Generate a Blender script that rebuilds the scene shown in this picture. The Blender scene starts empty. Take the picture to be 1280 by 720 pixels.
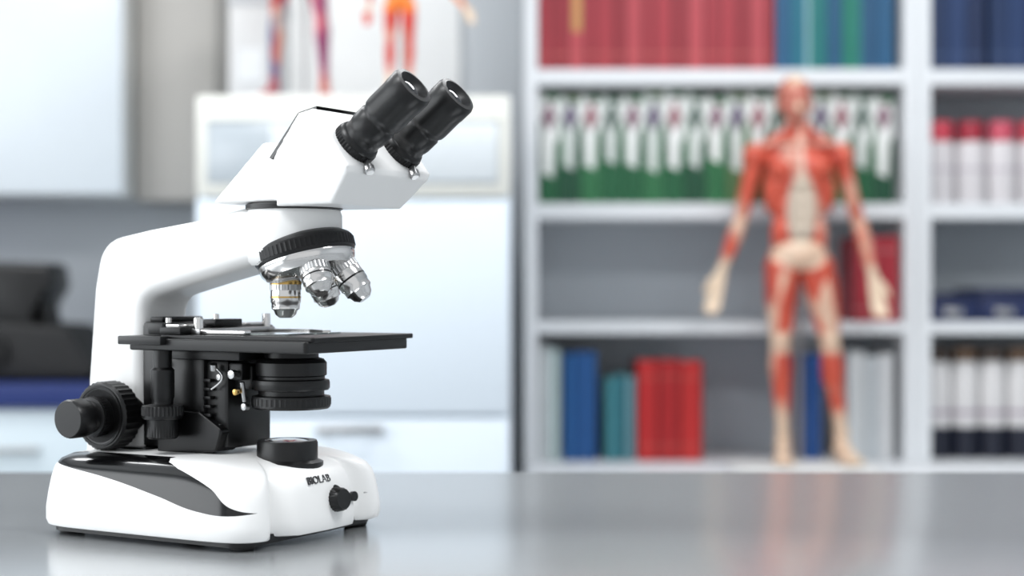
import bpy, bmesh, math, random
from mathutils import Vector, Matrix, noise
random.seed(7)
T = 0.90           # bench top height
scene = bpy.context.scene

def lin(c):
    out = []
    for v in c[:3]:
        v = v / 255.0
        out.append(v / 12.92 if v <= 0.04045 else ((v + 0.055) / 1.055) ** 2.4)
    return (out[0], out[1], out[2], 1.0)

MATS = {}
def M(name, rgb, rough=0.5, metal=0.0, coat=0.0, var=0.04, scale=30.0, bump=0.0, trans=0.0, emit=0.0, stretch=None, ior=1.45):
    if name in MATS: return MATS[name]
    m = bpy.data.materials.new(name); m.use_nodes = True
    nt = m.node_tree; b = nt.nodes["Principled BSDF"]
    c = lin(rgb)
    tc = nt.nodes.new("ShaderNodeTexCoord")
    mp = nt.nodes.new("ShaderNodeMapping")
    if stretch: mp.inputs["Scale"].default_value = stretch
    nz = nt.nodes.new("ShaderNodeTexNoise"); nz.inputs["Scale"].default_value = scale; nz.inputs["Detail"].default_value = 3
    mx = nt.nodes.new("ShaderNodeMix"); mx.data_type = 'RGBA'
    mx.inputs[6].default_value = tuple(max(0, v * (1 - var)) for v in c[:3]) + (1,)
    mx.inputs[7].default_value = tuple(min(1, v * (1 + var)) for v in c[:3]) + (1,)
    nt.links.new(tc.outputs["Object"], mp.inputs[0]); nt.links.new(mp.outputs[0], nz.inputs["Vector"])
    nt.links.new(nz.outputs[0], mx.inputs[0]); nt.links.new(mx.outputs[2], b.inputs["Base Color"])
    b.inputs["Roughness"].default_value = rough; b.inputs["Metallic"].default_value = metal
    b.inputs["Coat Weight"].default_value = coat; b.inputs["Coat Roughness"].default_value = 0.08
    b.inputs["Transmission Weight"].default_value = trans; b.inputs["IOR"].default_value = ior
    if emit:
        b.inputs["Emission Color"].default_value = c; b.inputs["Emission Strength"].default_value = emit
    if bump:
        bp = nt.nodes.new("ShaderNodeBump"); bp.inputs["Strength"].default_value = bump; bp.inputs["Distance"].default_value = 0.001
        nt.links.new(nz.outputs[0], bp.inputs["Height"]); nt.links.new(bp.outputs[0], b.inputs["Normal"])
    MATS[name] = m
    return m

def basis(axis):
    z = Vector(axis).normalized()
    h = Vector((0, 1, 0)) if abs(z.y) < 0.9 else Vector((1, 0, 0))
    x = h.cross(z).normalized(); y = z.cross(x)
    return x, y, z

def round_poly(pts, n=6):
    out = []; N = len(pts)
    for i in range(N):
        p = Vector(pts[i][:2]); r = pts[i][2] if len(pts[i]) > 2 else 0
        a = Vector(pts[i - 1][:2]) - p; b = Vector(pts[(i + 1) % N][:2]) - p
        if r <= 0: out.append(p); continue
        la, lb = a.length, b.length; a.normalize(); b.normalize()
        ang = a.angle(b); 
        if ang > math.pi - 0.02: out.append(p); continue
        d = min(r / math.tan(ang / 2), la * 0.48, lb * 0.48)
        p0 = p + a * d; p1 = p + b * d
        for k in range(n + 1):
            t = k / n
            out.append(p0 * (1 - t) ** 2 + p * 2 * t * (1 - t) + p1 * t ** 2)
    return out

class B:
    def __init__(s, name): s.name = name; s.bm = bmesh.new(); s.mats = []
    def mi(s, m):
        if m not in s.mats: s.mats.append(m)
        return s.mats.index(m)
    def add(s, bm, m):
        i = s.mi(m)
        for f in bm.faces: f.material_index = i
        me = bpy.data.meshes.new("tmp"); bm.to_mesh(me); bm.free()
        s.bm.from_mesh(me); bpy.data.meshes.remove(me)
    def box(s, lo, hi, m, bev=0.0, seg=2, mat=None):
        bm = bmesh.new(); bmesh.ops.create_cube(bm, size=1)
        for v in bm.verts:
            v.co = Vector([lo[k] + (v.co[k] + 0.5) * (hi[k] - lo[k]) for k in range(3)])
        if bev: bmesh.ops.bevel(bm, geom=bm.edges[:], offset=bev, segments=seg, affect='EDGES', profile=0.5)
        if mat: bm.transform(mat)
        s.add(bm, m)
    def hull(s, pts, m):
        bm = bmesh.new()
        for p in pts: bm.verts.new(p)
        bmesh.ops.convex_hull(bm, input=bm.verts[:])
        bmesh.ops.recalc_face_normals(bm, faces=bm.faces)
        s.add(bm, m)
    def lathe(s, prof, loc, axis, m, seg=48):
        x, y, z = basis(axis); loc = Vector(loc)
        bm = bmesh.new(); rings = []
        for p in prof:
            r, h = p[0], p[1]; k = p[2] if len(p) > 2 else 0
            if r <= 1e-6: rings.append([bm.verts.new(loc + z * h)]); continue
            ring = []
            for i in range(seg):
                a = 2 * math.pi * i / seg; rr = r - (k if (i // 1) % 2 else 0)
                ring.append(bm.verts.new(loc + z * h + x * rr * math.cos(a) + y * rr * math.sin(a)))
            rings.append(ring)
        for a, b in zip(rings, rings[1:]):
            if len(a) == 1 and len(b) == 1: continue
            for i in range(seg):
                j = (i + 1) % seg
                if len(a) == 1: bm.faces.new((a[0], b[i], b[j]))
                elif len(b) == 1: bm.faces.new((a[i], b[0], a[j]))
                else: bm.faces.new((a[i], a[j], b[j], b[i]))
        if len(rings[0]) > 1: bm.faces.new(rings[0])
        if len(rings[-1]) > 1: bm.faces.new(rings[-1][::-1])
        bmesh.ops.recalc_face_normals(bm, faces=bm.faces)
        s.add(bm, m)
    def prism(s, pts, y0, y1, m, R=0.0, n=5, plane='xz'):
        """polygon extruded, edges of the end faces rolled over with radius R"""
        P = round_poly(pts)
        N = len(P)
        area = sum(P[i].x * P[(i + 1) % N].y - P[(i + 1) % N].x * P[i].y for i in range(N))
        if area < 0: P.reverse()
        nor = []
        for i in range(N):
            d = (P[(i + 1) % N] - P[i - 1]);
            if d.length < 1e-9: d = Vector((1, 0))
            d.normalize(); nor.append(Vector((-d.y, d.x)))
        def ring(bm, ins, y):
            r = []
            for p, q in zip(P, nor):
                c = p + q * ins
                co = (c.x, y, c.y) if plane == 'xz' else ((y, c.x, c.y) if plane == 'yz' else (c.x, c.y, y))
                r.append(bm.verts.new(co))
            return r
        bm = bmesh.new(); rings = []
        if R > 0:
            for k in range(n + 1):
                a = math.pi / 2 * (1 - k / n); rings.append(ring(bm, R * (1 - math.cos(a)), y0 + R * (1 - math.sin(a))))
            for k in range(n + 1):
                a = math.pi / 2 * (k / n); rings.append(ring(bm, R * (1 - math.cos(a)), y1 - R * (1 - math.sin(a))))
        else: rings = [ring(bm, 0, y0), ring(bm, 0, y1)]
        for a, b in zip(rings, rings[1:]):
            for i in range(N):
                j = (i + 1) % N; bm.faces.new((a[i], a[j], b[j], b[i]))
        bm.faces.new(rings[0]); bm.faces.new(rings[-1][::-1])
        bmesh.ops.recalc_face_normals(bm, faces=bm.faces)
        s.add(bm, m)
    def tube(s, pts, r, m, seg=10):
        pts = [Vector(p) for p in pts]
        bm = bmesh.new(); rings = []
        for i, p in enumerate(pts):
            d = (pts[min(i + 1, len(pts) - 1)] - pts[max(i - 1, 0)])
            x, y, z = basis(d)
            rings.append([bm.verts.new(p + x * r * math.cos(2 * math.pi * k / seg) + y * r * math.sin(2 * math.pi * k / seg)) for k in range(seg)])
        for a, b in zip(rings, rings[1:]):
            for i in range(seg):
                j = (i + 1) % seg; bm.faces.new((a[i], a[j], b[j], b[i]))
        bm.faces.new(rings[0]); bm.faces.new(rings[-1][::-1])
        bmesh.ops.recalc_face_normals(bm, faces=bm.faces)
        s.add(bm, m)
    def build(s, parent=None, ang=35, origin=None, remesh=0, smooth_it=4):
        if remesh:
            me = bpy.data.meshes.new("raw"); s.bm.to_mesh(me)
            o = bpy.data.objects.new("raw", me); scene.collection.objects.link(o)
            r = o.modifiers.new("r", 'REMESH'); r.mode = 'VOXEL'; r.voxel_size = remesh
            q = o.modifiers.new("s", 'SMOOTH'); q.factor = .5; q.iterations = smooth_it
            dg = bpy.context.evaluated_depsgraph_get(); dg.update()
            ev = bpy.data.meshes.new_from_object(o.evaluated_get(dg)); bpy.data.objects.remove(o)
            s.bm.free(); s.bm = bmesh.new(); s.bm.from_mesh(ev)
            for f in s.bm.faces: f.material_index = 0
            ang = 180
        for f in s.bm.faces: f.smooth = True
        s.bm.normal_update()
        if ang < 180:
            for e in s.bm.edges:
                if len(e.link_faces) == 2:
                    if e.calc_face_angle(0) > math.radians(ang): e.smooth = False
                else: e.smooth = False
        if origin is not None:
            bmesh.ops.translate(s.bm, verts=s.bm.verts[:], vec=-Vector(origin))
        me = bpy.data.meshes.new(s.name); s.bm.to_mesh(me); s.bm.free()
        for m in s.mats: me.materials.append(m)
        o = bpy.data.objects.new(s.name, me); scene.collection.objects.link(o)
        if origin is not None: o.location = origin
        if parent: o.parent = parent
        return o

# ------------------------------------------------------------ materials
wall_m = M("wall_paint", (204, 208, 211), 0.7, var=0.02, scale=8)
ceil_m = M("ceiling_paint", (240, 240, 240), 0.8, var=0.02)
floor_m = M("floor_vinyl", (165, 168, 170), 0.4, var=0.06, scale=12)
white = M("microscope_white_enamel", (236, 236, 235), 0.42, coat=0.15, var=0.01)
blk = M("black_satin_plastic", (14, 14, 15), 0.36, var=0.15, scale=80)
blkg = M("black_gloss", (7, 7, 8), 0.14, coat=0.6, var=0.1)
blkm = M("black_anodised", (18, 18, 19), 0.34, metal=0.3, var=0.1, scale=60)
rub = M("black_rubber", (18, 18, 19), 0.6, var=0.15, scale=100, bump=0.2)
chrome = M("chrome", (228, 226, 224), 0.16, metal=1.0, var=0.03)
steel = M("satin_steel", (185, 185, 185), 0.3, metal=1.0, var=0.05, scale=50)
brass = M("brass", (200, 165, 100), 0.25, metal=1.0, var=0.05)
lens_m = M("coated_lens", (16, 18, 24), 0.05, coat=0.6, var=0.1)
glass = M("slide_glass", (235, 245, 245), 0.02, trans=0.9, var=0.0)

# ------------------------------------------------------------ room
def slab(name, lo, hi, m):
    b = B(name); b.box(lo, hi, m); return b.build(origin=[(lo[k] + hi[k]) / 2 for k in range(3)])
XL, XR, YB, YF, ZC = -3.2, 3.2, 4.62, -2.6, 2.9
slab("floor", (XL, YF, -0.05), (XR, YB, 0), floor_m)
slab("wall_back", (XL, YB, 0), (XR, YB + 0.1, ZC), wall_m)
slab("wall_right", (XR, YF, 0), (XR + 0.1, YB + 0.1, ZC), wall_m)
slab("ceiling", (XL - 0.1, YF, ZC), (XR + 0.1, YB + 0.1, ZC + 0.1), ceil_m)
b = B("wall_left")
b.box((XL - 0.1, YF, 0), (XL, YB + 0.1, 0.9), wall_m)
b.box((XL - 0.1, YF, 2.5), (XL, YB + 0.1, ZC), wall_m)
b.box((XL - 0.1, 2.6, 0.9), (XL, YB + 0.1, 2.5), wall_m)
b.box((XL - 0.1, YF, 0.9), (XL, -1.6, 2.5), wall_m)
b.build(origin=(XL, 1, 0))
b = B("window_1")
fr = M("window_frame", (235, 235, 235), 0.4)
for y in (-1.6, -0.2, 1.2, 2.55):
    b.box((XL - 0.08, y, 0.9), (XL - 0.02, y + 0.05, 2.5), fr, 0.004)
b.box((XL - 0.08, -1.6, 0.9), (XL - 0.02, 2.6, 0.95), fr, 0.004)
b.box((XL - 0.08, -1.6, 2.45), (XL - 0.02, 2.6, 2.5), fr, 0.004)
b.build(origin=(XL, 0.5, 0.9))
b = B("baseboard_back"); b.box((XL, YB - 0.015, 0), (XR, YB, 0.1), fr, 0.003); b.build(origin=(0, YB, 0))

def area(name, loc, rot, sx, sy, power, col=(1, 1, 1)):
    l = bpy.data.lights.new(name, 'AREA'); l.shape = 'RECTANGLE'; l.size = sx; l.size_y = sy; l.energy = power; l.color = col
    o = bpy.data.objects.new(name, l); o.location = loc; o.rotation_euler = rot; scene.collection.objects.link(o); return o
for (x, y, pw) in ((-1.3, 0.6, 41), (1.1, 0.6, 38), (-1.5, 3.0, 31), (0.9, 3.0, 32)):
    b = B("ceiling_light_panel"); b.box((x - 0.65, y - 0.35, ZC - 0.05), (x + 0.65, y + 0.35, ZC - 0.001), fr, 0.004)
    b.build(origin=(x, y, ZC - 0.03))
    area("ceiling_lamp", (x, y, ZC - 0.06), (0, 0, 0), 1.2, 0.6, pw, (0.975, 0.988, 1.0))
area("window_daylight", (XL + 0.02, 0.5, 1.7), (0, math.radians(-90), 0), 1.55, 4.0, 66, (0.93, 0.97, 1.0))

w = bpy.data.worlds.new("World"); scene.world = w; w.use_nodes = True
bg = w.node_tree.nodes["Background"]; bg.inputs[0].default_value = (0.94, 0.97, 1.0, 1); bg.inputs[1].default_value = 0.78

# ------------------------------------------------------------ bench
tm = bpy.data.materials.new("brushed_steel_bench"); tm.use_nodes = True
nt = tm.node_tree; pb = nt.nodes["Principled BSDF"]
tc = nt.nodes.new("ShaderNodeTexCoord"); mp = nt.nodes.new("ShaderNodeMapping"); mp.inputs["Scale"].default_value = (2, 160, 2)
nz = nt.nodes.new("ShaderNodeTexNoise"); nz.inputs["Scale"].default_value = 4; nz.inputs["Detail"].default_value = 4
rp = nt.nodes.new("ShaderNodeMapRange"); rp.inputs[3].default_value = 0.18; rp.inputs[4].default_value = 0.25
mx = nt.nodes.new("ShaderNodeMix"); mx.data_type = 'RGBA'; mx.inputs[6].default_value = lin((172, 175, 177)); mx.inputs[7].default_value = lin((182, 185, 187))
nt.links.new(tc.outputs["Object"], mp.inputs[0]); nt.links.new(mp.outputs[0], nz.inputs["Vector"])
nt.links.new(nz.outputs[0], rp.inputs[0]); nt.links.new(rp.outputs[0], pb.inputs["Roughness"])
nt.links.new(nz.outputs[0], mx.inputs[0]); nt.links.new(mx.outputs[2], pb.inputs["Base Color"])
pb.inputs["Metallic"].default_value = 0.62
b = B("laboratory_bench")
b.box((-1.3, 0.45, T - 0.04), (1.3, 1.74, T), tm, 0.004)
for x in (-1.25, 1.2):
    for y in (0.5, 1.62):
        b.box((x, y, 0), (x + 0.05, y + 0.05, T - 0.04), steel, 0.003)
b.box((-1.2, 0.52, T - 0.10), (1.2, 0.55, T - 0.04), steel); b.box((-1.2, 1.64, T - 0.10), (1.2, 1.67, T - 0.04), steel)
b.box((-1.2, 0.55, 0.25), (1.2, 1.6, 0.27), steel)
b.build(origin=(0, 1.1, T))

# ============================================================ MICROSCOPE
mic = bpy.data.objects.new("microscope", None); scene.collection.objects.link(mic)
mic.location = (-0.244, 1.33, T); mic.rotation_euler = (0, 0, math.radians(-30)); mic.empty_display_size = 0.05
AX = 0.076

bmat = bpy.data.materials.new("base_white_with_black_swoosh"); bmat.use_nodes = True
nt = bmat.node_tree; L = nt.links; pb = nt.nodes["Principled BSDF"]
tc = nt.nodes.new("ShaderNodeTexCoord"); sp = nt.nodes.new("ShaderNodeSeparateXYZ"); L.new(tc.outputs["Object"], sp.inputs[0])
def math_n(op, a, bb=None):
    n = nt.nodes.new("ShaderNodeMath"); n.operation = op
    for i, v in enumerate((a, bb)):
        if v is None: continue
        if isinstance(v, (int, float)): n.inputs[i].default_value = v
        else: L.new(v, n.inputs[i])
    return n.outputs[0]
t = math_n('MULTIPLY', math_n('ADD', sp.outputs[0], 0.13), 1 / 0.25)
def fcurve(pts):
    n = nt.nodes.new("ShaderNodeFloatCurve"); c = n.mapping.curves[0]
    c.points[0].location = pts[0]; c.points[1].location = pts[-1]
    for p in pts[1:-1]: c.points.new(*p)
    n.mapping.update(); L.new(t, n.inputs[1]); return n.outputs[0]
def sw(x, z): return ((x + 0.13) / 0.25, z / 0.08)
top = fcurve([sw(-0.13, .070), sw(-0.05, .070), sw(0.00, .067), sw(0.04, .059), sw(0.07, .048), sw(0.092, .033), sw(0.12, .028)])
bot = fcurve([sw(-0.13, .060), sw(-0.08, .0555), sw(-0.03, .049), sw(0.02, .039), sw(0.06, .030), sw(0.092, .028), sw(0.12, .034)])
zz = math_n('MULTIPLY', sp.outputs[2], 1 / 0.08)
mk = math_n('MULTIPLY', math_n('LESS_THAN', zz, top), math_n('GREATER_THAN', zz, bot))
mk = math_n('MULTIPLY', mk, math_n('GREATER_THAN', math_n('ABSOLUTE', sp.outputs[1]), 0.062))
mx = nt.nodes.new("ShaderNodeMix"); mx.data_type = 'RGBA'; L.new(mk, mx.inputs[0])
mx.inputs[6].default_value = lin((236, 236, 235)); mx.inputs[7].default_value = lin((6, 6, 7))
L.new(mx.outputs[2], pb.inputs["Base Color"])
pb.inputs["Coat Weight"].default_value = 0.15; pb.inputs["Coat Roughness"].default_value = 0.1
rr = nt.nodes.new("ShaderNodeMapRange"); L.new(mk, rr.inputs[0]); rr.inputs[3].default_value = 0.42; rr.inputs[4].default_value = 0.16
L.new(rr.outputs[0], pb.inputs["Roughness"])

def base_outline(n=200):
    pts = []
    for i in range(n):
        a = 2 * math.pi * i / n; c, s = math.cos(a), math.sin(a); e = 0.30
        x = 0.115 * abs(c) ** e * (1 if c > 0 else -1) - .003; y = 0.098 * abs(s) ** e * (1 if s > 0 else -1)
        if x > 0.06:
            f = min(1, (x - 0.06) / 0.03)
            x -= f * 0.015 * math.exp(-((abs(y) - 0.052) / 0.012) ** 2)
            if abs(y) < 0.052: x += 0.003 * f
        pts.append((x, y))
    return pts
bb_ = B("base"); bm = bmesh.new(); rings = []
OUT = base_outline()
def ztop(x):
    u = min(1, max(0, (x - 0.040) / 0.072)); return 1 - 0.13 * u * u * (3 - 2 * u)
levels = [(0.955, .007), (0.985, .008), (1.0, .012), (1.0, .022), (0.985, .034), (0.965, .046), (0.94, .055), (0.90, .0605), (0.83, .064), (0.72, .0655), (0.5, .066), (0.25, .066)]
for s_, z_ in levels:
    ring = []
    for (x, y) in OUT:
        xx, yy = x * (1 - (1 - s_) * 0.75), y * s_
        ring.append(bm.verts.new((xx, yy, z_ * (ztop(xx) if z_ > .02 else 1))))
    rings.append(ring)
for a, c in zip(rings, rings[1:]):
    for i in range(len(a)):
        j = (i + 1) % len(a); bm.faces.new((a[i], a[j], c[j], c[i]))
bm.faces.new(rings[0][::-1]); bm.faces.new(rings[-1])
bmesh.ops.recalc_face_normals(bm, faces=bm.faces)
bb_.add(bm, bmat); bb_.build(mic, ang=50)
b = B("base_undertray")
b.prism([(-0.106, -0.088, .02), (0.098, -0.088, .02), (0.098, 0.088, .02), (-0.106, 0.088, .02)], 0.003, 0.010, blk, plane='xy')
for x in (-0.092, 0.086):
    for y in (-0.074, 0.074):
        b.lathe([(0.009, 0), (0.010, 0.001), (0.010, 0.006)], (x, y, 0), (0, 0, 1), rub, 24)
b.build(mic)
b = B("illuminator")
b.lathe([(0.029, 0.050), (0.029, 0.060), (0.0245, 0.062), (0.0245, 0.075), (0.0235, 0.0772), (0.018, 0.0772), (0.017, 0.0765), (0, 0.0765)], (AX - .004, 0, 0), (0, 0, 1), blk, 64)
b.lathe([(0.0165, 0.0766), (0.01, 0.0778), (0, 0.0782)], (AX - .004, 0, 0), (0, 0, 1), lens_m, 48)
b.build(mic)
b = B("brightness_dial")
b.lathe([(0.0120, 0), (0.0120, 0.004), (0.0100, 0.005, .0006), (0.0092, 0.013, .0006), (0.008, 0.0145), (0, 0.0145)], (0.108, 0.010, 0.030), (1, -0.1, 0.12), blk, 40)
b.lathe([(0.0040, 0), (0.0040, 0.006), (0, 0.0065)], (0.109, 0.034, 0.030), (1, -0.1, 0.12), blk, 24)
b.build(mic)
tx = bpy.data.curves.new("label", 'FONT'); tx.body = "BIOLAB"; tx.size = 0.0088; tx.extrude = 0.0006; tx.align_x = 'CENTER'
to = bpy.data.objects.new("label", tx); scene.collection.objects.link(to); to.parent = mic
to.location = (0.1103, -0.008, 0.0455); to.rotation_euler = (math.radians(68), 0, math.radians(90)); tx.materials.append(M("label_grey", (60, 60, 62), .5))

# arm
b = B("arm")
b.prism([(-.125, .050, 0), (-.122, .12, .2), (-.115, .200, .05), (-.106, .240, .032), (-.055, .2485, .1), (.000, .2555, .2), (.045, .264, .02), (.098, .264, .008), (.098, .230, .01),
         (.065, .220, .05), (.000, .205, .1), (-.056, .191, .020), (-.058, .150, .1), (-.056, .050, 0)], -.030, .030, white, R=0.011, n=6)
b.lathe([(0.0, .218), (.034, .218), (.037, .221), (.0385, .230), (.0385, .258), (.037, .2625), (0.0, .263)], (AX + .003, 0, 0), (0, 0, 1), white, 64)
b.build(mic, ang=40)
b = B("arm_foot_collar")
b.prism([(-.110, -.037, .012), (-.046, -.037, .012), (-.046, .037, .012), (-.110, .037, .012)], .0625, .068, blkg, R=.002, plane='xy')
b.build(mic)
b = B("head_clamp_ring")
b.lathe([(.0375, .2625), (.039, .2635), (.039, .2665), (.037, .2675)], (AX + .003, 0, 0), (0, 0, 1), blk, 64)
b.build(mic)

# head
ed = Vector((math.cos(math.radians(37.5)), 0, math.sin(math.radians(37.5))))
b = B("binocular_head")
def sym(l): return [(x, s * y, z) for (x, y, z) in l for s in (-1, 1)]
b.hull(sym([(.020, .030, .268), (.024, .030, .273), (.070, .030, .3145), (.078, .030, .3155), (.115, .040, .306), (.13, .040, .268)]), white)
b.hull(sym([(.097, .050, .3015), (.124, .054, .3335), (.139, .055, .3365), (.173, .057, .2920), (.172, .055, .287), (.151, .047, .2640), (.092, .040, .2640)]), white)
for s in (-1, 1):
    b.lathe([(.0, -.035), (.0205, -.030), (.0205, -.002), (.019, 0), (0, 0)], Vector((.159, s * .031, .3085)), ed, white, 48)
b.build(mic, remesh=.0012, smooth_it=8)
b = B("head_trim")
b.prism([(.0935, .3010, 0), (.1215, .3345, .004), (.1390, .3385, 0), (.1385, .3350, 0), (.1230, .3310, .003), (.0960, .2995, 0)], -.050, .050, blkg)
b.build(mic)

for sgn, nm in ((-1, "eyepiece_near"), (1, "eyepiece_far")):
    b = B(nm); p = Vector((.1600, sgn * .031, .3092))
    b.lathe([(.0178, -.006), (.0178, .006), (.0168, .0085), (.0155, .0095), (.0152, .014), (.0158, .015), (.0163, .018), (.0163, .028), (.0154, .0295), (.0154, .0315), (.0168, .0335),
             (.0172, .037), (.0170, .054), (.0174, .057), (.0174, .0665), (.0162, .0695), (.0130, .0702), (.0118, .0685), (.0080, .0655), (.0, .0655)], p, ed, blk, 64)
    b.lathe([(.0184, -.001, .0006), (.0184, .005, .0006)], p, ed, blkm, 80)
    b.lathe([(.0070, .0656), (.0068, .0668), (.004, .0676), (0, .0679)], p, ed, lens_m, 40)
    q = p + ed * .001 + Vector((.0110, 0, -.0140))
    b.lathe([(.003, 0), (.003, .004), (.0044, .0045, .0004), (.0044, .009, .0004), (.003, .0105), (0, .0105)], q, (.5, -.25, -.8), steel, 24)
    b.build(mic)

# nosepiece (five positions, one plugged)
ta = math.radians(16); ax = Vector((math.sin(ta), 0, -math.cos(ta))); C = Vector((.0900, 0, .2275))
b = B("revolving_nosepiece")
b.lathe([(.034, -.012), (.0385, -.009), (.0400, -.007), (.0400, .0035), (.0390, .0050)], C, ax, blk, 96)
b.lathe([(.0410, -.0055, .0006), (.0410, .0020, .0006)], C, ax, blkm, 128)
b.lathe([(.0388, .0045), (.0393, .0065), (.0383, .0110), (.035, .0155), (.026, .0185), (.010, .0200), (0, .0200)], C, ax, chrome, 96)
b.build(mic)
e0 = Vector((-math.cos(ta), 0, -math.sin(ta)))
specs = [(0, .0335, 'b'), (-136, .029, 's'), (-210, .038, 's'), (-288, .030, 's')]
b = B("objectives")
for ang, ln, kind in specs:
    Rm = Matrix.Rotation(math.radians(ang), 3, ax)
    e = Rm @ e0; d = Rm @ Vector((0, 0, -1)); p = C + ax * .012 + e * .0240
    if ang == -210: d = (d + e * .12).normalized()
    b.lathe([(.0140, -.005), (.0140, .002), (.0130, .003)], p, d, steel, 48)
    b.lathe([(.0122, .002), (.0122, .005)], p, d, blk, 48)
    b.lathe([(.0126, .005, .0004), (.0126, .011, .0004)], p, d, steel, 64)
    if kind == 'b': b.lathe([(.0129, .0045), (.0129, .0065)], p, d, brass, 48)
    b.lathe([(.0120, .011), (.0122, .012), (.0122, ln * .62), (.0114, ln * .66), (.0114, ln * .78), (.0096, ln * .82), (.0083, ln * .92), (.005, ln), (0, ln)], p, d, chrome, 48)
    b.lathe([(.0124, ln * .48), (.0124, ln * .52)], p, d, brass if kind == 'b' else blkm, 48)
Rm = Matrix.Rotation(math.radians(-68), 3, ax); e = Rm @ e0; d = Rm @ Vector((0, 0, -1))
b.lathe([(.011, -.004), (.011, .002), (.009, .004), (0, .004)], C + ax * .012 + e * .024, d, blk, 40)
b.build(mic)

# stage
b = B("stage")
zt = .1625
b.prism([(-.040, -.064, .004), (.140, -.064, .004), (.140, .074, .004), (-.040, .074, .004)], zt - .0125, zt - .003, blk, R=.0015, plane='xy')
b.prism([(-.010, -.060, .003), (.143, -.060, .003), (.143, .078, .003), (-.010, .078, .003)], zt - .004, zt, blkm, R=.001, plane='xy')
b.box((-.046, -.070, zt - .008), (.0, -.030, zt - .001), blk, .001)
b.lathe([(.014, zt), (.014, zt + .0006), (.011, zt + .0006), (.010, zt)], (AX, 0, 0), (0, 0, 1), blkg, 48)
b.build(mic)
b = B("slide_holder")
b.box((-.012, -.058, zt), (.010, .060, zt + .006), blkm, .001)
b.box((-.008, -.055, zt + .006), (.006, .057, zt + .0085), chrome, .0006)
b.box((.010, -.046, zt), (.020, .050, zt + .005), steel, .001)
b.box((.020, -.046, zt + .0005), (.066, -.038, zt + .004), chrome, .0008)
b.prism([(.020, .050, .001), (.062, .056, .003), (.094, .030, .003), (.088, .026, .001), (.060, .046, .003), (.020, .040, .001)], zt + .0005, zt + .003, chrome, plane='xy')
b.lathe([(.004, 0), (.004, .009), (.003, .010), (0, .010)], (.015, -.042, zt + .004), (0, 0, 1), chrome, 24)
b.lathe([(.0035, 0), (.0035, .012), (0, .012)], (.015, .044, zt + .004), (0, 0, 1), chrome, 24)
b.box((-.030, -.052, zt), (-.014, -.006, zt + .009), blk, .001)
b.box((-.026, .004, zt), (-.016, .040, zt + .007), blk, .001)
b.box((.0, -.020, zt + .006), (.014, .014, zt + .012), blkm, .001)
b.lathe([(.0025, 0), (.0025, .004), (0, .0045)], (.006, -.010, zt + .012), (0, 0, 1), chrome, 20)
b.lathe([(.0025, 0), (.0025, .004), (0, .0045)], (-.022, -.036, zt + .009), (0, 0, 1), chrome, 20)
b.build(mic)
b = B("glass_slide"); b.box((.046, -.036, zt + .0002), (.096, .040, zt + .0014), glass); b.build(mic)

# sub-stage block
b = B("focus_carriage")
b.box((-.060, -.026, .068), (-.030, .026, .170), blk, .002)
b.box((-.036, -.032, .074), (.012, .032, .150), blk, .003)
b.box((.002, -.028, .070), (.034, .028, .142), blk, .004)
b.prism([(-.035, .064, .003), (.028, .068, .006), (.034, .086, .004), (.010, .10, .004), (-.035, .10, 0)], -.036, -.010, blkm, R=.002)
b.box((-.020, -.036, .142), (.052, .036, .1505), blk, .001)
b.box((-.052, -.034, .150), (-.030, .034, .172), blk, .002)
b.box((-.048, -.030, .172), (-.034, .020, .176), blkm, .001)
for i in range(7):
    b.box((.0122, -.0335, .082 + i * .007), (.020, -.0275, .0845 + i * .007), blkm, .0004)
b.lathe([(.0024, 0), (.0024, .003), (0, .0035)], (.026, -.028, .128), (0, -1, 0), steel, 20)
b.lathe([(.0024, 0), (.0024, .003), (0, .0035)], (.026, -.028, .088), (0, -1, 0), steel, 20)
b.lathe([(.0024, 0), (.0024, .003), (0, .0035)], (-.028, -.033, .138), (0, -1, 0), steel, 20)
b.build(mic)
b = B("limit_screw_spring")
pts = [(.024 + .009 * math.sin(k / 5), -.034, .137 - k * .0011) for k in range(18)]
b.tube(pts, .0009, steel)
b.lathe([(.003, 0), (.003, .005), (0, .0055)], (.024, -.034, .134), (.2, -.3, 1), steel, 24)
b.build(mic)

b = B("stage_drive_knob")
kx, ky = -.014, -.052
b.lathe([(.0075, .150), (.0075, .136), (.0095, .134), (.0095, .112), (.0085, .110), (.0085, .1065), (.0165, .105, .0007), (.0165, .096, .0007), (.0155, .0945), (.0125, .094), (.0125, .090, .0005), (.0125, .080, .0005), (.011, .0785), (0, .0785)], (kx, ky, 0), (0, 0, 1), blk, 64)
b.lathe([(.0169, .1035, .0007), (.0169, .0975, .0007)], (kx, ky, 0), (0, 0, 1), rub, 64)
b.build(mic)

b = B("condenser")
b.lathe([(.022, .1500), (.022, .1440), (.026, .1430), (.0285, .1400), (.0285, .1300), (.027, .1290), (.027, .1270), (.0305, .1260), (.0310, .1240), (.0310, .1195), (.030, .1180), (.0265, .1175), (.0265, .1140), (.0315, .1130), (.0315, .1045), (.030, .1030), (.021, .1030), (.020, .1045), (0, .1045)], (AX, 0, 0), (0, 0, 1), blk, 72)
b.lathe([(.0320, .1115, .0006), (.0320, .1060, .0006)], (AX, 0, 0), (0, 0, 1), blk, 96)
b.box((.030, -.020, .118), (.052, .020, .138), blk, .002)
b.box((.036, -.030, .126), (.050, -.018, .140), blkm, .0015)
b.lathe([(.0026, 0), (.0026, .008), (.0036, .0085, .0004), (.0036, .014, .0004), (0, .015)], (.045, -.024, .131), (0, -1, 0), steel, 24)
b.lathe([(.0020, 0), (.0020, .009), (.0025, .010), (.0025, .013), (0, .014)], (.047, -.024, .117), (.1, -1, 0), brass, 20)
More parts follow.
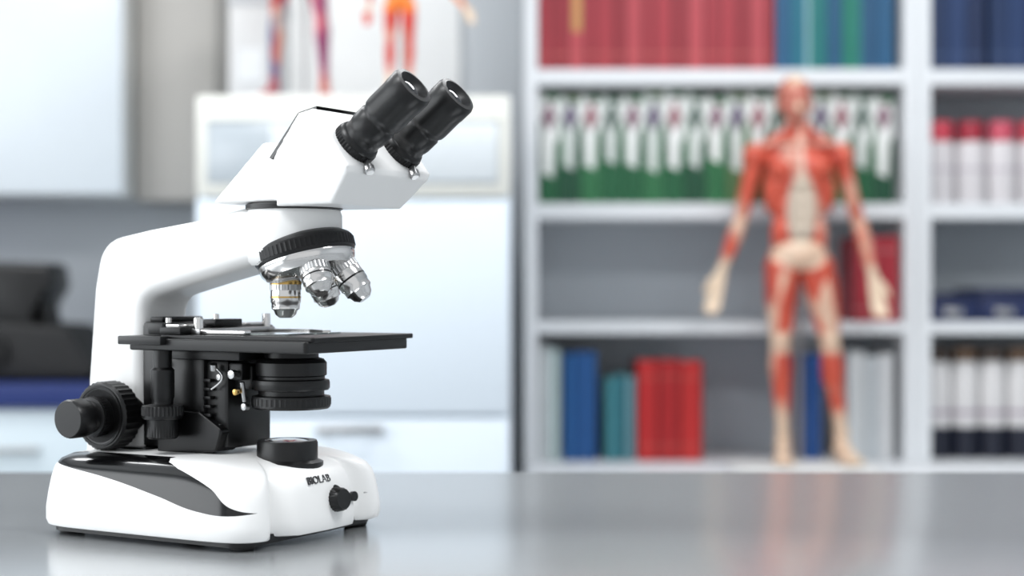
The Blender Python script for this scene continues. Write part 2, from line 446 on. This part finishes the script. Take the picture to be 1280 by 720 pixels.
b.lathe([(.0020, 0), (.0020, .016), (0, .017)], (.050, -.027, .109), (0, -.2, 1), steel, 20)
b.lathe([(.0028, 0), (.0028, .005), (0, .006)], (.052, -.026, .105), (0, -1, 0), steel, 20)
b.build(mic)

for sgn, nm in ((-1, "focus_knob_near"), (1, "focus_knob_far")):
    b = B(nm); p = Vector((-.076, sgn * .026, .0945)); d = (0, sgn, 0)
    b.lathe([(.019, 0), (.019, .006), (.016, .007), (.016, .012), (.0255, .013), (.0285, .015, .0008), (.0285, .031, .0008), (.0265, .033), (.0225, .0335), (.0205, .0325), (.0165, .0325), (.0160, .036), (.0160, .044), (.0135, .045), (.0130, .050),
             (.0152, .051), (.0158, .0525, .0005), (.0158, .067, .0005), (.0145, .0688), (.0, .0692)], p, d, blk, 72)
    b.lathe([(.0168, .0370, .0004), (.0168, .0425, .0004)], p, d, blkm, 72)
    b.lathe([(.0250, .0332), (.0248, .0342), (.0232, .0342), (.0230, .0332)], p, d, blkm, 72)
    b.build(mic)

# ============================================================ BOOKSHELVES
shelf_m = M("shelf_laminate", (222, 225, 228), 0.45, var=0.015)
back_m = M("shelf_back_panel", (196, 203, 209), 0.6, var=0.02)
CZ = T - .262
def unit(name, x0, x1):
    b = B(name); yf, yb = 4.25, 4.60; zt2 = T + 1.45
    b.box((x0, yf, CZ), (x0 + .034, yb, zt2), shelf_m, .002, 1)
    b.box((x1 - .034, yf, CZ), (x1, yb, zt2), shelf_m, .002, 1)
    b.box((x0 + .034, yb - .012, CZ), (x1 - .034, yb, zt2), back_m)
    for z0, z1 in ((.740, .782), (.384, .425), (.078, .110), (1.12, 1.155), (1.42, 1.45)):
        b.box((x0 + .034, yf, T + z0), (x1 - .034, yb - .012, T + z1), shelf_m, .002, 1)
    return b.build(origin=(x0, yf, CZ))
unit("bookshelf", .034, 1.077)
unit("bookshelf", 1.079, 2.15)
b = B("base_cabinet")
cab = M("cabinet_white", (222, 227, 230), 0.4, var=0.015)
b.box((.034, 4.00, 0.08), (2.15, 4.60, CZ - .03), cab, .003)
b.box((.034, 3.97, CZ - .03), (2.15, 4.60, CZ - .0005), shelf_m, .003)
for x in (.04, .57, 1.10, 1.62):
    b.box((x, 3.985, .10), (x + .51, 4.0, CZ - .045), cab, .003)
    b.box((x + .2, 3.965, CZ - .10), (x + .31, 3.985, CZ - .09), steel, .002)
b.box((.06, 4.03, 0), (2.12, 4.58, .08), blk)
b.build(origin=(1, 4.3, 0))

pages = M("book_pages", (232, 226, 212), 0.8, var=0.03)
def bcol(rgb): return M("cover_%d_%d_%d" % rgb, rgb, 0.45, var=0.08, scale=20)
gold = M("gold_foil", (185, 140, 90), 0.45, metal=0.4)
def book(b, x0, x1, z, h, rgb, yf=4.285, dep=.20, band=None, label=None):
    c = bcol(rgb)
    b.box((x0 + .0005, yf, z), (x1 - .0005, yf + .006, z + h), c, .002, 1)
    b.box((x0 + .0005, yf + .004, z), (x0 + .003, yf + dep, z + h), c)
    b.box((x1 - .003, yf + .004, z), (x1 - .0005, yf + dep, z + h), c)
    b.box((x0 + .003, yf + .005, z + .003), (x1 - .003, yf + dep - .004, z + h - .004), pages)
    if band:
        for f in (.14, .82): b.box((x0 + .001, yf - .0008, z + h * f), (x1 - .001, yf, z + h * f + .004), band)
    if label: b.box((x0 + (x1 - x0) * .2, yf - .001, z + h * .35), (x1 - (x1 - x0) * .2, yf, z + h * .7), label)

b = B("red_bound_books"); x = .070; i = 0
reds = [(164, 54, 64), (142, 42, 52), (176, 70, 78), (152, 48, 58)]
while x < .690:
    wd = .040 + random.uniform(-.003, .006); wd = min(wd, .702 - x)
    book(b, x, x + wd, T + .7825, .30 + random.uniform(-.008, .008), reds[i % 4], band=bcol((196, 104, 96)), label=(gold if i == 2 else None))
    b.box((x + wd - .004, 4.284, T + .7825), (x + wd + .001, 4.286, T + 1.06), bcol((100, 32, 40))); x += wd; i += 1
b.build(origin=(.4, 4.3, T + .782))
b = B("blue_green_bound_books"); x = .705; i = 0
cols = [(34, 84, 120), (26, 100, 120), (140, 180, 184), (22, 106, 106), (28, 80, 112), (24, 112, 96), (54, 126, 124), (30, 76, 110)]
while x < 1.02:
    wd = (.042, .040, .012, .044)[i % 4]; wd = min(wd, 1.038 - x)
    book(b, x, x + wd, T + .7825, .30, cols[i % 8]); x += wd; i += 1
b.build(origin=(.85, 4.3, T + .782))
b = B("navy_bound_books"); x = 1.118; i = 0
while x < 2.05:
    wd = .050; book(b, x, x + wd, T + .7825, .29, [(28, 48, 84), (34, 56, 96), (24, 40, 74)][i % 3], band=bcol((80, 98, 134))); x += wd + (.012 if i % 3 == 2 else 0); i += 1
b.build(origin=(1.6, 4.3, T + .782))

b = B("green_white_journal_binders"); x = .072; i = 0
gr = [bcol((24, 88, 54)), bcol((18, 72, 48)), bcol((40, 104, 64)), bcol((84, 112, 74))]
wh = [bcol((232, 234, 232)), bcol((206, 212, 208))]
pu = [bcol((110, 58, 84)), bcol((80, 56, 96)), bcol((136, 70, 84)), bcol((56, 80, 72))]
while x < 1.02:
    wd = .056; z = T + .4255; h = .300 + random.uniform(-.012, .006); y0 = 4.285
    x1 = x + wd - .002; g = gr[(i * 3) % 4 if i % 5 == 4 else i % 3]
    b.box((x, y0 + .004, z), (x1, y0 + .22, z + h), wh[i % 2], .001, 1)
    a = .140 + random.uniform(-.03, .03); c = .085 + random.uniform(-.02, .035)
    b.prism([(x, z + .002), (x1, z + .002), (x1, z + a + .06), (x + wd * .78, z + a + .05), (x + wd * .68, z + c), (x, z + c + .02)], y0, y0 + .004, g)
    b.prism([(x, z + c + .02), (x + wd * .20, z + c + .02), (x + wd * .10, z + .215), (x, z + .225)], y0 + .001, y0 + .004, gr[(i + 1) % 3])
    b.prism([(x + .010, z + .230), (x + .026, z + .195), (x + .044, z + .233), (x + .028, z + .278)], y0 - .001, y0 + .004, pu[i % 4])
    b.box((x + wd * .3, y0, z + h - .020), (x1 - .001, y0 + .004, z + h - .004), gr[(i + 2) % 4])
    x += wd; i += 1
b.build(origin=(.55, 4.3, T + .425))

b = B("red_reference_books")
for k in range(3): book(b, .918 + k * .040, .956 + k * .040, T + .1105, .228, (166, 46, 58), band=bcol((196, 130, 130)))
b.build(origin=(.98, 4.3, T + .11))
b = B("navy_storage_boxes")
for k, (xa, xb, h) in enumerate(((1.118, 1.25, .075), (1.255, 1.50, .088), (1.505, 1.75, .08), (1.76, 2.0, .088))):
    b.box((xa, 4.29, T + .1105), (xb, 4.54, T + .110 + h * .72), bcol((30, 42, 82)), .004)
    b.box((xa - .002, 4.287, T + .110 + h * .72), (xb + .002, 4.543, T + .110 + h), bcol((24, 34, 68)), .004)
    b.box((xa + .04, 4.286, T + .125), (xa + .09, 4.29, T + .145), steel, .001)
b.build(origin=(1.5, 4.3, T + .11))
b = B("mixed_textbooks")
z = CZ
for xa, xb, h, c in ((.072, .100, .31, (196, 202, 204)), (.101, .128, .30, (178, 196, 196)), (.139, .166, .288, (34, 90, 148)), (.167, .226, .292, (26, 80, 138)),
                     (.250, .276, .222, (64, 130, 140)), (.277, .303, .232, (48, 112, 124)), (.304, .331, .226, (96, 134, 144)),
                     (.336, .393, .268, (186, 36, 38)), (.394, .451, .270, (170, 30, 34)), (.452, .510, .266, (190, 40, 40)),
                     (.785, .828, .285, (38, 82, 146)), (.90, .945, .292, (200, 204, 206)), (.946, .985, .28, (184, 190, 194)), (.986, 1.02, .285, (208, 210, 212))):
    book(b, xa, xb, z, h, c, band=(bcol((200, 90, 80)) if c[0] > 150 and c[1] < 50 else None))
    if c[0] > 150 and c[1] < 50: b.box((xb - .005, 4.284, z), (xb + .001, 4.286, z + h), bcol((110, 18, 22)))
b.build(origin=(.3, 4.3, CZ))

def bottles(name, xs, z, H, r, capc, bodyc, lowc=None, labc=None, k0=.76):
    b = B(name)
    for i, xx in enumerate(xs):
        y = 4.345
        body = M("bottle_%s_%d" % (name, 0), bodyc, 0.35, var=.03)
        b.lathe([(r * .94, 0), (r, .004), (r, H * (k0 - .08)), (r * .93, H * (k0 - .02)), (r * .62, H * (k0 + .03)), (r * .6, H * (k0 + .06))], (xx, y, z), (0, 0, 1), body, 32)
        cc = capc[i % len(capc)]
        b.lathe([(r * .86, H * k0, .0006), (r * .86, H * .985, .0006), (r * .80, H), (0, H)], (xx, y, z), (0, 0, 1), M("cap_%d_%d_%d" % cc, cc, .4), 40)
        if lowc: b.lathe([(r * 1.012, .002), (r * 1.012, H * .29)], (xx, y, z), (0, 0, 1), M("lab_%d_%d_%d" % lowc, lowc, .4), 32)
        if labc: b.lathe([(r * 1.012, H * .40), (r * 1.012, H * .44)], (xx, y, z), (0, 0, 1), M("lab_%d_%d_%d" % labc, labc, .4), 32)
    return b.build(origin=(xs[0], 4.345, z))
xs = [1.160 + .084 * i for i in range(10)]
bottles("red_capped_reagent_bottles", xs, T + .4255, .225, .041, [(196, 62, 80), (156, 34, 54), (190, 74, 94)], (214, 210, 212), None, (186, 178, 186))
bottles("dark_labelled_reagent_bottles", [1.155 + .074 * i for i in range(12)], CZ + .0005, .30, .0362, [(66, 52, 44), (96, 72, 52)], (216, 214, 214), (22, 26, 42), (160, 146, 160), k0=.88)

# ============================================================ REFRIGERATOR
b = B("laboratory_refrigerator")
fm = M("fridge_white", (222, 232, 241), 0.4, coat=.1, var=.01)
fs = M("fridge_frame", (224, 224, 217), 0.45, var=.02)
fg = M("fridge_glass", (182, 190, 196), 0.15, var=.05)
X0, X1, Y0, Y1 = -.712, -.002, 3.62, 4.28; ZT = T + .635
b.box((X0, Y0, .06), (X1, Y1, ZT), fm, .006)
b.box((X0 + .002, Y0 - .028, T + .405), (X1 - .002, Y0 - .002, ZT - .002), fs, .008)
b.box((X0 + .028, Y0 - .031, T + .435), (X1 - .028, Y0 - .026, ZT - .058), fg, .004)
b.box((X0 + .024, Y0 - .034, ZT - .060), (X1 - .024, Y0 - .026, ZT - .052), fs, .002)
b.box((X0 + .17, Y0 - .033, T + .44), (X1 - .03, Y0 - .030, ZT - .064), M("fridge_panel", (214, 220, 224), .3), .002)
b.box((X0 + .002, Y0 - .030, T - .085), (X1 - .002, Y0 - .002, T + .398), fm, .008)
b.box((X0 + .002, Y0 - .030, .10), (X1 - .002, Y0 - .002, T - .092), fm, .008)
b.box((-.44, Y0 - .060, T - .124), (-.285, Y0 - .046, T - .106), steel, .004)
b.box((-.43, Y0 - .05, T - .120), (-.42, Y0 - .028, T - .110), steel); b.box((-.305, Y0 - .05, T - .120), (-.295, Y0 - .028, T - .110), steel)
for x in (X0 + .05, X1 - .09):
    for y in (Y0 + .05, Y1 - .09): b.box((x, y, 0), (x + .04, y + .04, .06), blk)
b.build(origin=(-.356, 3.95, 0))

b = B("storage_box")
b.box((-.705, 3.98, ZT), (-.585, 4.22, ZT + .27), M("box_grey", (205, 205, 204), .6, var=.03), .004)
b.box((-.708, 3.977, ZT + .27), (-.582, 4.223, ZT + .32), M("box_lid", (188, 190, 192), .6, var=.03), .004)
b.box((-.68, 3.977, ZT + .08), (-.62, 3.98, ZT + .16), bcol((220, 222, 222)))
b.build(origin=(-.62, 4.1, ZT))
b = B("anatomy_wall_chart")
b.box((-.78, 4.600, T + .50), (-.15, 4.615, T + 1.35), M("chart_paper", (246, 246, 244), .6, var=.01), .002)
b.box((-.79, 4.595, T + 1.34), (-.14, 4.618, T + 1.37), blkm, .003); b.box((-.79, 4.595, T + .485), (-.14, 4.618, T + .51), blkm, .003)
b.build(origin=(-.35, 4.6, T + .9))

# ============================================================ LEFT SIDE FURNITURE
b = B("wall_cabinet")
wc = M("wall_cabinet_white", (210, 217, 222), 0.4, coat=.1, var=.01)
wc2 = M("wall_cabinet_edge", (226, 226, 222), 0.5, var=.01)
for k in range(4):
    xa = -2.65 + k * .405
    b.box((xa + .003, 4.235, T + .450), (xa + .402, 4.255, T + 1.25), wc, .002)
b.box((-2.65, 4.255, T + .445), (-1.03, 4.60, T + 1.25), wc2, .002)
b.build(origin=(-1.8, 4.4, T + .45))
b = B("tall_wall_cabinet")
gb = M("warm_grey_laminate", (170, 167, 162), 0.5, var=.02)
b.box((-1.025, 4.36, T + .435), (-.80, 4.60, T + 1.25), gb, .002)
b.box((-1.020, 4.345, T + .44), (-.805, 4.36, T + 1.245), gb, .002)
b.build(origin=(-.86, 4.45, T + .45))
b = B("blue_topped_counter")
bl = M("blue_worktop", (36, 52, 108), 0.35, var=.04)
cy = M("counter_cabinet", (212, 224, 230), 0.4, var=.015)
b.box((-2.8, 3.90, T - .092), (-.99, 4.60, T - .036), bl, .004)
b.box((-2.8, 3.94, .08), (-1.0, 4.60, T - .092), cy, .003)
for k in range(4):
    xa = -2.79 + k * .448
    b.box((xa, 3.922, T - .33), (xa + .44, 3.94, T - .10), cy, .003); b.box((xa, 3.922, .10), (xa + .44, 3.94, T - .338), cy, .003)
    b.box((xa + .15, 3.90, T - .20), (xa + .29, 3.922, T - .19), steel, .003)
b.box((-2.78, 3.99, 0), (-1.02, 4.58, .08), blk)
b.build(origin=(-1.9, 4.2, 0))
b = B("low_side_cabinet")
b.box((-.985, 4.0, 0.0), (-.73, 4.60, T - .06), cy, .003); b.box((-.980, 3.985, .1), (-.735, 4.0, T - .24), cy, .003); b.box((-.980, 3.985, T - .23), (-.735, 4.0, T - .07), cy, .003)
b.build(origin=(-.85, 4.3, 0))

b = B("black_bench_microscope")
z0 = T - .036
b.prism([(-1.52, z0, .01), (-1.50, z0 + .12, .02), (-1.40, z0 + .16, .02), (-1.12, z0 + .14, .03), (-1.045, z0 + .03, .02), (-1.045, z0, .005)], 4.02, 4.30, rub, R=.02)
b.prism([(-1.43, z0 + .10, .01), (-1.44, z0 + .22, .03), (-1.40, z0 + .29, .03), (-1.34, z0 + .305, .02), (-1.17, z0 + .30, .02), (-1.16, z0 + .24, .02), (-1.20, z0 + .17, .03), (-1.20, z0 + .10, .01)], 4.06, 4.22, blk, R=.02)
b.lathe([(.03, 0), (.032, .08), (.036, .10), (.034, .12), (0, .12)], (-1.36, 4.10, z0 + .25), (-.75, -.1, .5), blk, 32)
b.lathe([(.03, 0), (.03, .05), (.02, .08), (0, .08)], (-1.20, 4.10, z0 + .20), (.3, 0, -1), blk, 32)
b.lathe([(.035, 0), (.035, .03), (0, .03)], (-1.30, 4.03, z0 + .08), (0, -1, 0), blkm, 32)
b.build(origin=(-1.3, 4.15, z0))

# ============================================================ ANATOMICAL FIGURES
def capsule(bm, p0, p1, r0, r1, sy=1.0, seg=20):
    p0, p1 = Vector(p0), Vector(p1); d = p1 - p0; Ln = max(d.length, 1e-5)
    x, y, z = basis(d if d.length > 1e-5 else (0, 0, 1)); rings = []
    prof = [(r0 * math.sin(a), -r0 * math.cos(a)) for a in [math.pi / 2 * k / 5 for k in range(6)]]
    prof += [(r1 * math.cos(a), Ln + r1 * math.sin(a)) for a in [math.pi / 2 * k / 5 for k in range(6)]]
    for r, h in prof:
        if r < 1e-6: rings.append([bm.verts.new(p0 + z * h)]); continue
        ring = []
        for i in range(seg):
            a = 2 * math.pi * i / seg; o = x * r * math.cos(a) + y * r * math.sin(a); o.y *= sy
            ring.append(bm.verts.new(p0 + z * h + o))
        rings.append(ring)
    fs_ = []
    for a, c in zip(rings, rings[1:]):
        for i in range(seg):
            j = (i + 1) % seg
            if len(a) == 1: fs_.append(bm.faces.new((a[0], c[j], c[i])))
            elif len(c) == 1: fs_.append(bm.faces.new((a[i], a[j], c[0])))
            else: fs_.append(bm.faces.new((a[i], a[j], c[j], c[i])))
    bmesh.ops.recalc_face_normals(bm, faces=fs_)
def ell(bm, c, r, rot=None):
    m = Matrix.Translation(Vector(c)) @ (rot if rot else Matrix.Identity(4)) @ Matrix.Diagonal((r[0], r[1], r[2], 1))
    bmesh.ops.create_icosphere(bm, subdivisions=3, radius=1, matrix=m)

def figure(name, loc, H, arms, legs, paint, voxel=.0032, hx=-.010, base=True):
    """arms: [(shoulder, elbow, wrist, tip)] ; legs: [(hip, knee, ankle)] in units of body height, faces -Y"""
    bm = bmesh.new()
    ell(bm, (0, 0, .735), (.084, .056, .090)); ell(bm, (0, .0, .785), (.090, .040, .038)); ell(bm, (0, 0, .665), (.070, .048, .08))
    ell(bm, (0, -.002, .60), (.063, .044, .07)); ell(bm, (0, 0, .535), (.076, .052, .052)); 
    for s in (-1, 1):
        ell(bm, (s * .040, -.034, .757), (.043, .025, .035))
        ell(bm, (s * .046, .028, .74), (.042, .028, .06))
        ell(bm, (s * .038, .040, .52), (.038, .030, .042))
        ell(bm, (s * .050, -.004, .585), (.022, .034, .055))
        ell(bm, (s * .072, 0, .70), (.020, .034, .06))
        capsule(bm, (s * .022, .006, .85), (s * .088, .004, .812), .015, .019)
        for zz_ in (.60, .635, .67): ell(bm, (s * .018, -.042, zz_), (.017, .010, .016))
        capsule(bm, (s * .022, -.012, .868), (s * .006, -.032, .815), .009, .007)
        capsule(bm, (s * .010, -.034, .812), (s * .084, -.022, .818), .006, .006)
    capsule(bm, (0, .008, .80), (hx * .8, .000, .885), .033, .027)
    ell(bm, (hx, .008, .945), (.044, .055, .054)); ell(bm, (hx, -.012, .915), (.036, .040, .042)); ell(bm, (hx, -.030, .880), (.021, .016, .014))
    capsule(bm, (hx, -.052, .928), (hx, -.062, .906), .005, .009)
    ell(bm, (hx, -.050, .889), (.014, .007, .004)); ell(bm, (hx, -.048, .884), (.012, .007, .004))
    for s in (-1, 1):
        ell(bm, (hx + s * .016, -.045, .937), (.014, .008, .004)); ell(bm, (hx + s * .016, -.0425, .926), (.007, .007, .005))
        ell(bm, (hx + s * .043, .006, .920), (.005, .011, .016)); ell(bm, (hx + s * .025, -.034, .910), (.012, .012, .010))
    for sd, (S, E, W, Tp) in enumerate(arms):
        s = -1 if S[0] < 0 else 1
        S, E, W, Tp = [Vector(v) for v in (S, E, W, Tp)]
        ell(bm, S + Vector((s * .006, 0, -.008)), (.030, .031, .040))
        capsule(bm, S, E, .024, .018); capsule(bm, S.lerp(E, .25) + Vector((0, -.006, 0)), S.lerp(E, .75) + Vector((0, -.006, 0)), .020, .017)
        capsule(bm, S.lerp(E, .25) + Vector((s * .004, .008, 0)), S.lerp(E, .7) + Vector((s * .004, .006, 0)), .020, .016)
        capsule(bm, E, E.lerp(W, .35), .018, .0215); capsule(bm, E.lerp(W, .35), W, .0205, .0115)
        capsule(bm, E.lerp(W, .05) + Vector((s * .008, -.004, 0)), E.lerp(W, .5) + Vector((s * .005, -.003, 0)), .014, .012)
        d = (Tp - W).normalized(); ln = (Tp - W).length; fwd = Vector((0, -1, 0)); lat = d.cross(fwd).normalized()
        if lat.x * s < 0: lat = -lat
        for kx_ in (-1.5, -.5, .5, 1.5):
            capsule(bm, W + lat * kx_ * .004, W + d * ln * .50 + lat * kx_ * .0088, .0085, .0068)
        lens = {-1.5: .40, -.5: .47, .5: .50, 1.5: .46}
        for kx_, fl in lens.items():
            a0 = W + d * ln * .50 + lat * kx_ * .0095
            a1 = a0 + (d + lat * kx_ * .05) * ln * fl * .52 + fwd * .003; a2 = a1 + (d + lat * kx_ * .02 + fwd * .35).normalized() * ln * fl * .48
            capsule(bm, a0, a1, .0056, .0052, seg=12); capsule(bm, a1, a2, .0052, .0042, seg=12)
        th0 = W + d * ln * .15 + lat * .010
        t1 = W + d * ln * .32 + lat * .024 + fwd * .006; t2 = t1 + d * ln * .22 + lat * .006 + fwd * .004
        capsule(bm, th0, t1, .0085, .0065, seg=12); capsule(bm, t1, t2, .0063, .0048, seg=12)
    for (Hp, K, A) in legs:
        s = -1 if Hp[0] < 0 else 1
        Hp, K, A = [Vector(v) for v in (Hp, K, A)]
        capsule(bm, Hp, Hp.lerp(K, .45), .045, .040); capsule(bm, Hp.lerp(K, .45), K, .038, .026)
        capsule(bm, Hp.lerp(K, .2) + Vector((s * .012, -.010, 0)), Hp.lerp(K, .75) + Vector((s * .010, -.008, 0)), .032, .022)
        ell(bm, Hp.lerp(K, .80) + Vector((-s * .012, -.010, 0)), (.018, .018, .032))
        ell(bm, K + Vector((0, -.020, .004)), (.017, .012, .019))
        capsule(bm, K, K.lerp(A, .30), .025, .029); capsule(bm, K.lerp(A, .30), A, .027, .0145)
        ell(bm, K.lerp(A, .27) + Vector((-s * .008, .014, 0)), (.022, .024, .060)); ell(bm, K.lerp(A, .24) + Vector((s * .009, .010, 0)), (.020, .022, .055))
        for q in (-1, 1): ell(bm, A + Vector((q * .014, 0, .0)), (.007, .009, .010))
        out = s * .16; fd = Vector((out, -1, 0)).normalized(); lt = Vector((1, out, 0)).normalized()
        G = Vector((A.x, A.y, 0))
        capsule(bm, A, G + Vector((0, .018, .018)), .016, .017)
        capsule(bm, G + Vector((0, 0, .040)), G + fd * .075 + Vector((0, 0, .016)), .022, .015)
        capsule(bm, G + Vector((0, .018, .017)), G + fd * .085 + lt * s * .012 + Vector((0, 0, .012)), .017, .012)
        capsule(bm, G + fd * .02 + Vector((0, 0, .017)), G + fd * .085 - lt * s * .012 + Vector((0, 0, .013)), .017, .013)
        for q in range(5):
            c0 = G + fd * .085 + lt * s * (-.020 + q * .010) + Vector((0, 0, .010)); rr_ = .0085 if q == 0 else .006
            capsule(bm, c0, c0 + fd * (.026 - q * .004), rr_, rr_ * .85, seg=10)
    me = bpy.data.meshes.new(name + "_raw"); bm.to_mesh(me); bm.free()
    o = bpy.data.objects.new(name + "_raw", me); scene.collection.objects.link(o)
    r = o.modifiers.new("r", 'REMESH'); r.mode = 'VOXEL'; r.voxel_size = voxel
    sm = o.modifiers.new("s", 'SMOOTH'); sm.factor = .5; sm.iterations = 2
    dg = bpy.context.evaluated_depsgraph_get(); dg.update()
    ev = bpy.data.meshes.new_from_object(o.evaluated_get(dg)); bpy.data.objects.remove(o)
    ca = ev.color_attributes.new("muscle", 'FLOAT_COLOR', 'POINT')
    for i, v in enumerate(ev.vertices):
        ca.data[i].color = paint(v.co, v.normal)
    for p in ev.polygons: p.use_smooth = True
    ev.name = name
    for v in ev.vertices: v.co = v.co * H
    mt = bpy.data.materials.new(name + "_paint"); mt.use_nodes = True; nt = mt.node_tree; pb = nt.nodes["Principled BSDF"]
    at = nt.nodes.new("ShaderNodeAttribute"); at.attribute_name = "muscle"
    tc = nt.nodes.new("ShaderNodeTexCoord"); mp = nt.nodes.new("ShaderNodeMapping"); mp.inputs["Scale"].default_value = (160, 160, 14)
    nz = nt.nodes.new("ShaderNodeTexNoise"); nz.inputs["Scale"].default_value = 1.0
    rp = nt.nodes.new("ShaderNodeMapRange"); rp.inputs[3].default_value = .72; rp.inputs[4].default_value = 1.25
    mx = nt.nodes.new("ShaderNodeVectorMath"); mx.operation = 'SCALE'
    nt.links.new(tc.outputs["Object"], mp.inputs[0]); nt.links.new(mp.outputs[0], nz.inputs["Vector"]); nt.links.new(nz.outputs[0], rp.inputs[0])
    nt.links.new(at.outputs["Color"], mx.inputs[0]); nt.links.new(rp.outputs[0], mx.inputs["Scale"]); nt.links.new(mx.outputs[0], pb.inputs["Base Color"])
    pb.inputs["Roughness"].default_value = .42
    ev.materials.clear(); ev.materials.append(mt)
    par = bpy.data.objects.new(name, None); scene.collection.objects.link(par); par.location = loc; par.empty_display_size = .1
    bo = bpy.data.objects.new("body", ev); scene.collection.objects.link(bo); bo.parent = par; bo.location = (0, 0, .012)
    pl = B("stand"); pm_ = M("stand_white", (232, 232, 230), .4)
    ws = (max(abs(l[2][0]) for l in legs) + .07) * H
    pl.prism([(-ws, -.16 * H, .02), (ws, -.16 * H, .02), (ws, .08 * H, .02), (-ws, .08 * H, .02)], 0, .012, pm_, R=.002, plane='xy')
    pl.lathe([(.006 * H + .001, .010), (.006 * H + .001, .52 * H)], (.012 * H, .06 * H, 0), (0, 0, 1), steel, 16)
    pl.build(par)
    return par

RED = lin((200, 82, 60)); DRED = lin((172, 60, 48)); BEI = lin((222, 198, 172)); PALE = lin((214, 198, 178)); GRY = lin((190, 174, 158))
def mixc(a, b, t):
    t = max(0, min(1, t)); return tuple(a[i] * (1 - t) + b[i] * t for i in range(3)) + (1,)
def sm(a, b, x):
    t = max(0, min(1, (x - a) / (b - a))); return t * t * (3 - 2 * t)
A1 = [((-.108, 0, .795), (-.150, .010, .618), (-.200, -.008, .494), (-.232, -.030, .380)), ((.106, 0, .795), (.156, .010, .618), (.190, -.008, .483), (.206, -.028, .370))]
L1 = [((-.044, 0, .50), (-.048, -.004, .310), (-.040, .006, .070)), ((.048, 0, .50), (.080, -.004, .312), (.112, .006, .075))]
def paint_main(co, n):
    x, y, z = co
    nn = noise.noise(Vector((x * 30, y * 30, z * 9)))
    c = mixc(RED, DRED, sm(-.1, .5, nn))
    nt_ = noise.noise(Vector((x * 24 + 5, y * 24, z * 7)))
    arm = abs(x) > .118 and z < .72 or abs(x) > .17
    if arm:
        c = mixc(c, BEI, sm(.535, .50, z + (nt_ * .03)))
        c = mixc(c, BEI, .5 * sm(.03, .012, abs(z - .615)))
        return mixc(c, BEI, .5 * sm(.15, .38, nt_))
    if z > .87:
        return mixc(mixc(DRED, BEI, .2), BEI, sm(.0, .3, nt_ + (.25 if z > .975 else 0) + (.2 if abs(x + .01) < .008 else 0)))
    if z > .49:
        if y < 0:
            e = ((x) / .038) ** 2 + ((z - .645) / .095) ** 2
            c = mixc(c, GRY, sm(1.2, .8, e))
            e2 = (x / .070) ** 2 + ((z - .535) / .038) ** 2
            c = mixc(c, BEI, .85 * sm(1.15, .75, e2 + nt_ * .3))
            c = mixc(c, PALE, .7 * sm(.010, .004, abs(x)) * sm(.68, .72, z))
            c = mixc(c, PALE, .4 * sm(.012, .004, abs(z - .822)))
            c = mixc(c, PALE, .4 * sm(.15, .4, nt_))
        return c
    kz = .31
    c = mixc(c, BEI, .8 * sm(.036, .018, abs(z - kz)) * (1 if y < 0.005 else .4))
    c = mixc(c, BEI, .9 * sm(.16, .10, z + nt_ * .06))
    c = mixc(c, BEI, .75 * sm(.10, .32, nt_))
    return c
figure("anatomical_muscle_model", (.738, 4.12, CZ), 1.0, A1, L1, paint_main)

ORG = lin((232, 124, 40)); BLU = lin((46, 60, 116)); PUR = lin((134, 54, 96)); PNK = lin((200, 104, 116)); SRED = lin((200, 62, 50))
def paint_orange(co, n):
    x, y, z = co; nt_ = noise.noise(Vector((x * 14 + 3, y * 14, z * 8)))
    if z > .47: c = ORG if abs(x) < .13 else mixc(SRED, BEI, sm(.55, .5, z))
    else: c = mixc(SRED, BEI, sm(.1, .35, nt_) + sm(.18, .10, z))
    if abs(x) > .2: c = mixc(ORG, BEI, sm(-.2, .2, nt_))
    return c
def paint_vascular(co, n):
    x, y, z = co; nt_ = noise.noise(Vector((x * 14 + 8, y * 14, z * 9))); n2 = noise.noise(Vector((x * 10, y * 10 + 4, z * 7)))
    if x < 0: c = mixc(BLU, DRED, sm(-.1, .15, nt_)); c = mixc(c, BEI, .5 * sm(.15, .4, n2))
    else: c = mixc(PUR, PNK, sm(-.2, .3, nt_)); c = mixc(c, BEI, .8 * sm(.05, .3, n2))
    return mixc(c, DRED, .7 * sm(.12, .06, z))
A2 = [((-.108, 0, .795), (-.16, .01, .62), (-.17, -.01, .49), (-.18, -.03, .39)), ((.106, 0, .795), (.25, .01, .63), (.36, -.01, .50), (.41, -.03, .40))]
L2 = [((-.046, 0, .50), (-.055, -.004, .30), (-.060, .006, .070)), ((.046, 0, .50), (.055, -.004, .30), (.050, .006, .070))]
figure("anatomical_figurine", (-.262, 3.74, ZT), .42, A2, L2, paint_orange, voxel=.0045)
L3 = [((-.050, 0, .50), (-.080, -.004, .30), (-.092, .006, .070)), ((.050, 0, .50), (.080, -.004, .30), (.090, .006, .070))]
figure("anatomical_figurine", (-.505, 3.80, ZT), .66, A1, L3, paint_vascular, voxel=.0045)

# ============================================================ CAMERA
cd = bpy.data.cameras.new("camera"); cd.lens = 56.25; cd.sensor_width = 36
cd.dof.use_dof = True; cd.dof.focus_distance = 1.25; cd.dof.aperture_fstop = 3.3
co = bpy.data.objects.new("camera", cd); scene.collection.objects.link(co)
co.location = (0, 0, T + .20); co.rotation_euler = (math.radians(90), 0, 0)
scene.camera = co
scene.view_settings.view_transform = 'Standard'
